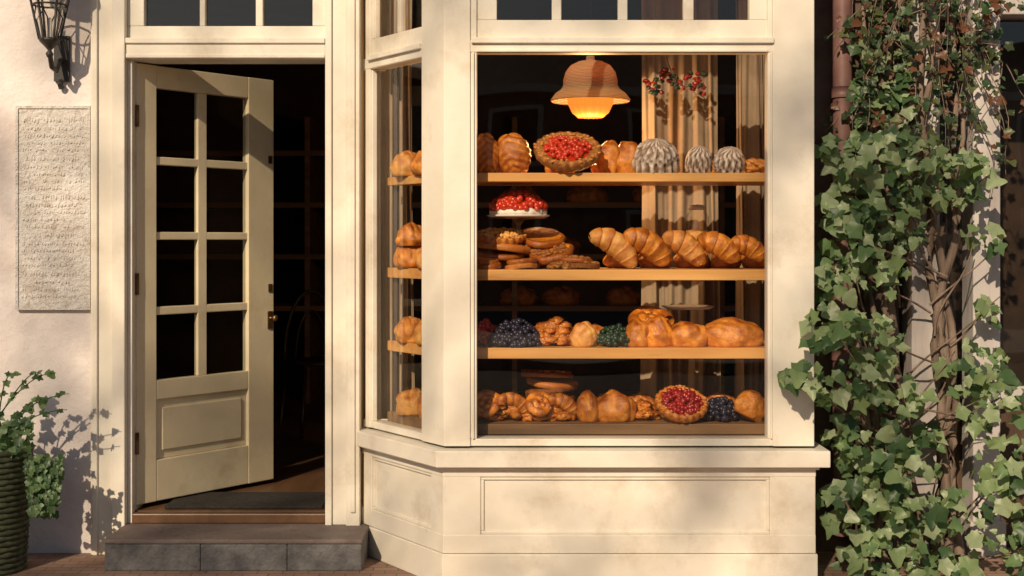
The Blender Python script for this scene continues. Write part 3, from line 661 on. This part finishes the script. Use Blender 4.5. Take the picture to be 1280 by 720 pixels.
for k,(a,b_) in enumerate([((1175,740),(1165,-60)),((1190,740),(1192,-60)),((1182,740),(1180,200)),((1200,740),(1150,-60)),((1165,740),(1205,100)),((1140,740),(1100,200)),((1110,740),(1060,300)),((1095,740),(1085,-60)),((1120,740),(1125,-60)),((1100,740),(1072,-60))]):
    r_=R(.016,.03); pts=wob(V(*a,-.15),V(*b_,-.10),26,.035,k*5.3); st.tube(pts,[r_*(1-.5*i_/26) for i_ in range(27)],BARK,8)
for c_ in cl:
    for q in range(2):
        yy=c_[4]; a=V(R(1090,1190),min(735,c_[1]+R(30,120)),-.14); b_=V(c_[0]+R(-20,20),c_[1]+R(-20,20),yy); st.tube(wob(a,b_,8,.03,R(0,50)),[.006-.0004*i_ for i_ in range(9)],BARK,5)
for k in range(84):
    a=V(R(1062,1255),R(-80,120),R(-.25,-.08)); b_=a+Vector((R(-.2,.2),R(-.1,.05),R(-.6,.0)))
    pts=wob(a,b_,9,.05,k*3.1); st.tube(pts,[.003-.0002*i_ for i_ in range(10)],BARK,4)
    for p_ in pts[1:]:
        for q in range(2):
            if R(0,1)<.6: add_leaf(lf,p_+Vector((R(-.03,.03),R(-.03,.01),R(-.03,.03))),Vector((R(-1,1),R(-1,.2),R(-1,.2))),Vector((R(-.4,.4),-1,R(0,.8))),R(.014,.032),random.choice(DRYLEAF+[LEAVES[2]]),random.choice((OV,LS)))
for k in range(80):
    pos=V(R(1068,1138),R(40,155),-.2); add_leaf(lf,pos,Vector((R(-.8,.8),R(-.7,.1),R(-1,.15))),Vector((R(-.5,.4),-1,R(0,1))),R(.022,.044),random.choice(LEAVES))
lf.obj('vine_leaves',vine); st.obj('vine_stems',vine)

# potted plant
pp=empty('potted_plant'); pb=MB(); bx,by_=sx(-14,-.3),-.32
n=22
for k in range(n):
    z0=.0+k*.54/n; rr=.15+.03*k/n
    pb.M=T(bx,by_,z0+.012)
    pts=[((rr+.006*((i_+k)%2))*math.cos(a),(rr+.006*((i_+k)%2))*math.sin(a),0) for i_,a in enumerate([q*2*math.pi/36 for q in range(37)])]
    pb.tube(pts,.014,WICK,6)
pb.M=T(bx,by_,0); pb.revolve([(0,.01),(.14,.01),(.165,.52),(0,.51)],BROWNW,24); pb.M=Matrix()
pb.obj('basket',pp)
pl=MB(); ps=MB()
def frond(a,ctrl,b_,n,ls,sh=OV,mm=LEAVES):
    pts=[]
    for k in range(n+1):
        t=k/n; pts.append(a*(1-t)**2+ctrl*2*t*(1-t)+b_*t*t)
    ps.tube(pts,[.004*(1-.6*k/n) for k in range(n+1)],LEAVES[2],5)
    for k in range(3,n+1,2):
        for s_ in (-1,1):
            add_leaf(pl,pts[k],Vector((s_*.6+R(-.4,.4),R(-.4,.1),R(-.7,.5))),Vector((R(-.3,.3),-1,.8)),ls*R(.6,1.2),random.choice(mm),LS,.25,.2)
o_=Vector((bx,by_,.52))
for (cxp,cyp,exp,eyp,ls) in ((25,465,70,466,.020),(20,500,86,492,.024),(25,515,84,512,.022),(0,450,22,470,.018),(30,490,60,500,.024),(-10,470,-20,440,.03),(5,520,45,530,.026),(35,450,52,468,.016)):
    frond(o_+Vector((R(-.05,.1),-.02,0)),V(cxp,cyp,-.36),V(exp,eyp,-.40),12,ls,OV,LEAVES[1:3])
for k in range(150):
    pos=V(R(-60,40),R(528,580),-.35+R(-.1,.1)); add_leaf(pl,pos,Vector((R(-1,1),R(-.7,.1),R(-.8,.5))),Vector((R(-.5,.5),-1,R(0,1.2))),R(.016,.03),random.choice(LEAVES[1:3]),LS)
for k in range(260):
    t=R(0,1); pos=V(55+R(-24,24)*(1-.3*t),568+t*74,-.40+R(-.05,.05)); add_leaf(pl,pos,Vector((R(-.6,.6),R(-.5,.1),-1)),Vector((R(-.5,.5),-1,R(0,.8))),R(.012,.022),random.choice(LEAVES[1:3]),LS)
pl.obj('leaves',pp); ps.obj('stems',pp)

# unseen tree added across the road; boughs placed to dapple sun on the front
el=math.radians(30); dirh=Vector((.32,.85)).normalized()
Ldir=Vector((dirh.x*math.cos(el),dirh.y*math.cos(el),-math.sin(el)))
tr=empty('shade_tree'); tb=MB(); tl=MB()
base=Vector((-10.5,-19.0,0)); fork=base+Vector((.4,.2,8)); tb.tube(wob(base,fork,12,.1),[.32-.012*k for k in range(13)],BARK,12)
boughs=[]
for k in range(12): boughs.append((Vector((-12.8+R(-2.4,2.0),-19+R(-2,2),R(11,16))),60,.8))
for (bx_,bz_,n_,sp) in ((-9.75,13.3,90,.30),(-9.5,11.9,50,.25),(-8.9,14.5,70,.3),(-5.75,13.6,90,.22),(-5.6,12.6,70,.22),(-6.6,14.6,70,.26),(-7.4,14.4,50,.24),(-6.0,12.05,60,.22),(-8.3,11.75,70,.28),(-7.0,11.8,36,.22),(-8.7,13.2,26,.25),(-7.5,12.5,24,.25)):
    boughs.append((Vector((bx_,-19.5,bz_)),n_,sp))
for k,(e,n_,sp) in enumerate(boughs):
    tb.tube(wob(fork if k<12 else Vector((-10.4,-19,11.0)),e,8,.2,k),[.05-.0055*q for q in range(9)],BARK,6)
    for q in range(n_):
        pos=e+Vector((random.gauss(0,sp*1.3),random.gauss(0,sp*2),random.gauss(0,sp*.9)))
        add_leaf(tl,pos,Vector((R(-1,1),R(-1,1),R(-1,.3))),Vector((R(-1,1),R(-1,1),1)),R(.12,.18),random.choice(LEAVES[1:3]),OV)
tb.tube(wob(fork,(-10.4,-19,11.0),8,.1,3),[.22-.015*q for q in range(9)],BARK,8)
tb.obj('trunk',tr); tl.obj('crown',tr)

hs=empty('opposite_house'); h=MB(); hp=mat('far_brick',(.20,.11,.08),(.28,.17,.12),3,.9,.4)
h.box((-14,-30,-.1),(14,-24.2,4.6),hp); h.prism([(-14.3,-30.3),(14.3,-30.3),(14.3,-23.9),(-14.3,-23.9)],4.6,4.8,CREAM)
h.add([(-14.3,-23.9,4.8),(14.3,-23.9,4.8),(14.3,-27.1,6.4),(-14.3,-27.1,6.4),(-14.3,-30.3,4.8),(14.3,-30.3,4.8)],[(0,1,2,3),(3,2,5,4),(0,3,4),(1,5,2)],BROWNW)
for k in range(9):
    xx=-12.5+k*3
    for z0 in (.8,3.0): h.box((xx,-24.2,z0),(xx+1.1,-24.15,z0+1.3),CREAM); h.box((xx+.1,-24.2,z0+.1),(xx+1.0,-24.14,z0+1.2),INWALL)
h.obj('house_body',hs)

# ------------------------------------------------------------------ light, sky, camera
sd=bpy.data.lights.new('sun','SUN'); sd.energy=5.0; sd.angle=math.radians(.6); sd.color=(1,.79,.56)
so=bpy.data.objects.new('sun',sd); bpy.context.collection.objects.link(so); so.rotation_euler=Ldir.to_track_quat('-Z','Y').to_euler(); so.location=(0,-5,8)
wd=bpy.data.worlds.new('World'); scene.world=wd; wd.use_nodes=True; nt=wd.node_tree
sk=nt.nodes.new('ShaderNodeTexSky'); sk.sky_type='NISHITA'; sk.sun_disc=False; sk.sun_elevation=el; sk.sun_rotation=math.atan2(-dirh.x,-dirh.y)
nt.links.new(sk.outputs[0],nt.nodes['Background'].inputs[0]); nt.nodes['Background'].inputs[1].default_value=.055
cd=bpy.data.cameras.new('camera'); cd.sensor_width=36; cd.lens=36*F/1280; cd.shift_y=-60/1280; cd.clip_end=1000
co=bpy.data.objects.new('camera',cd); bpy.context.collection.objects.link(co); co.location=(0,-CAM_D,H); co.rotation_euler=(math.radians(90),0,0)
scene.camera=co
scene.view_settings.view_transform='Standard'; scene.view_settings.look='None'; scene.view_settings.exposure=0
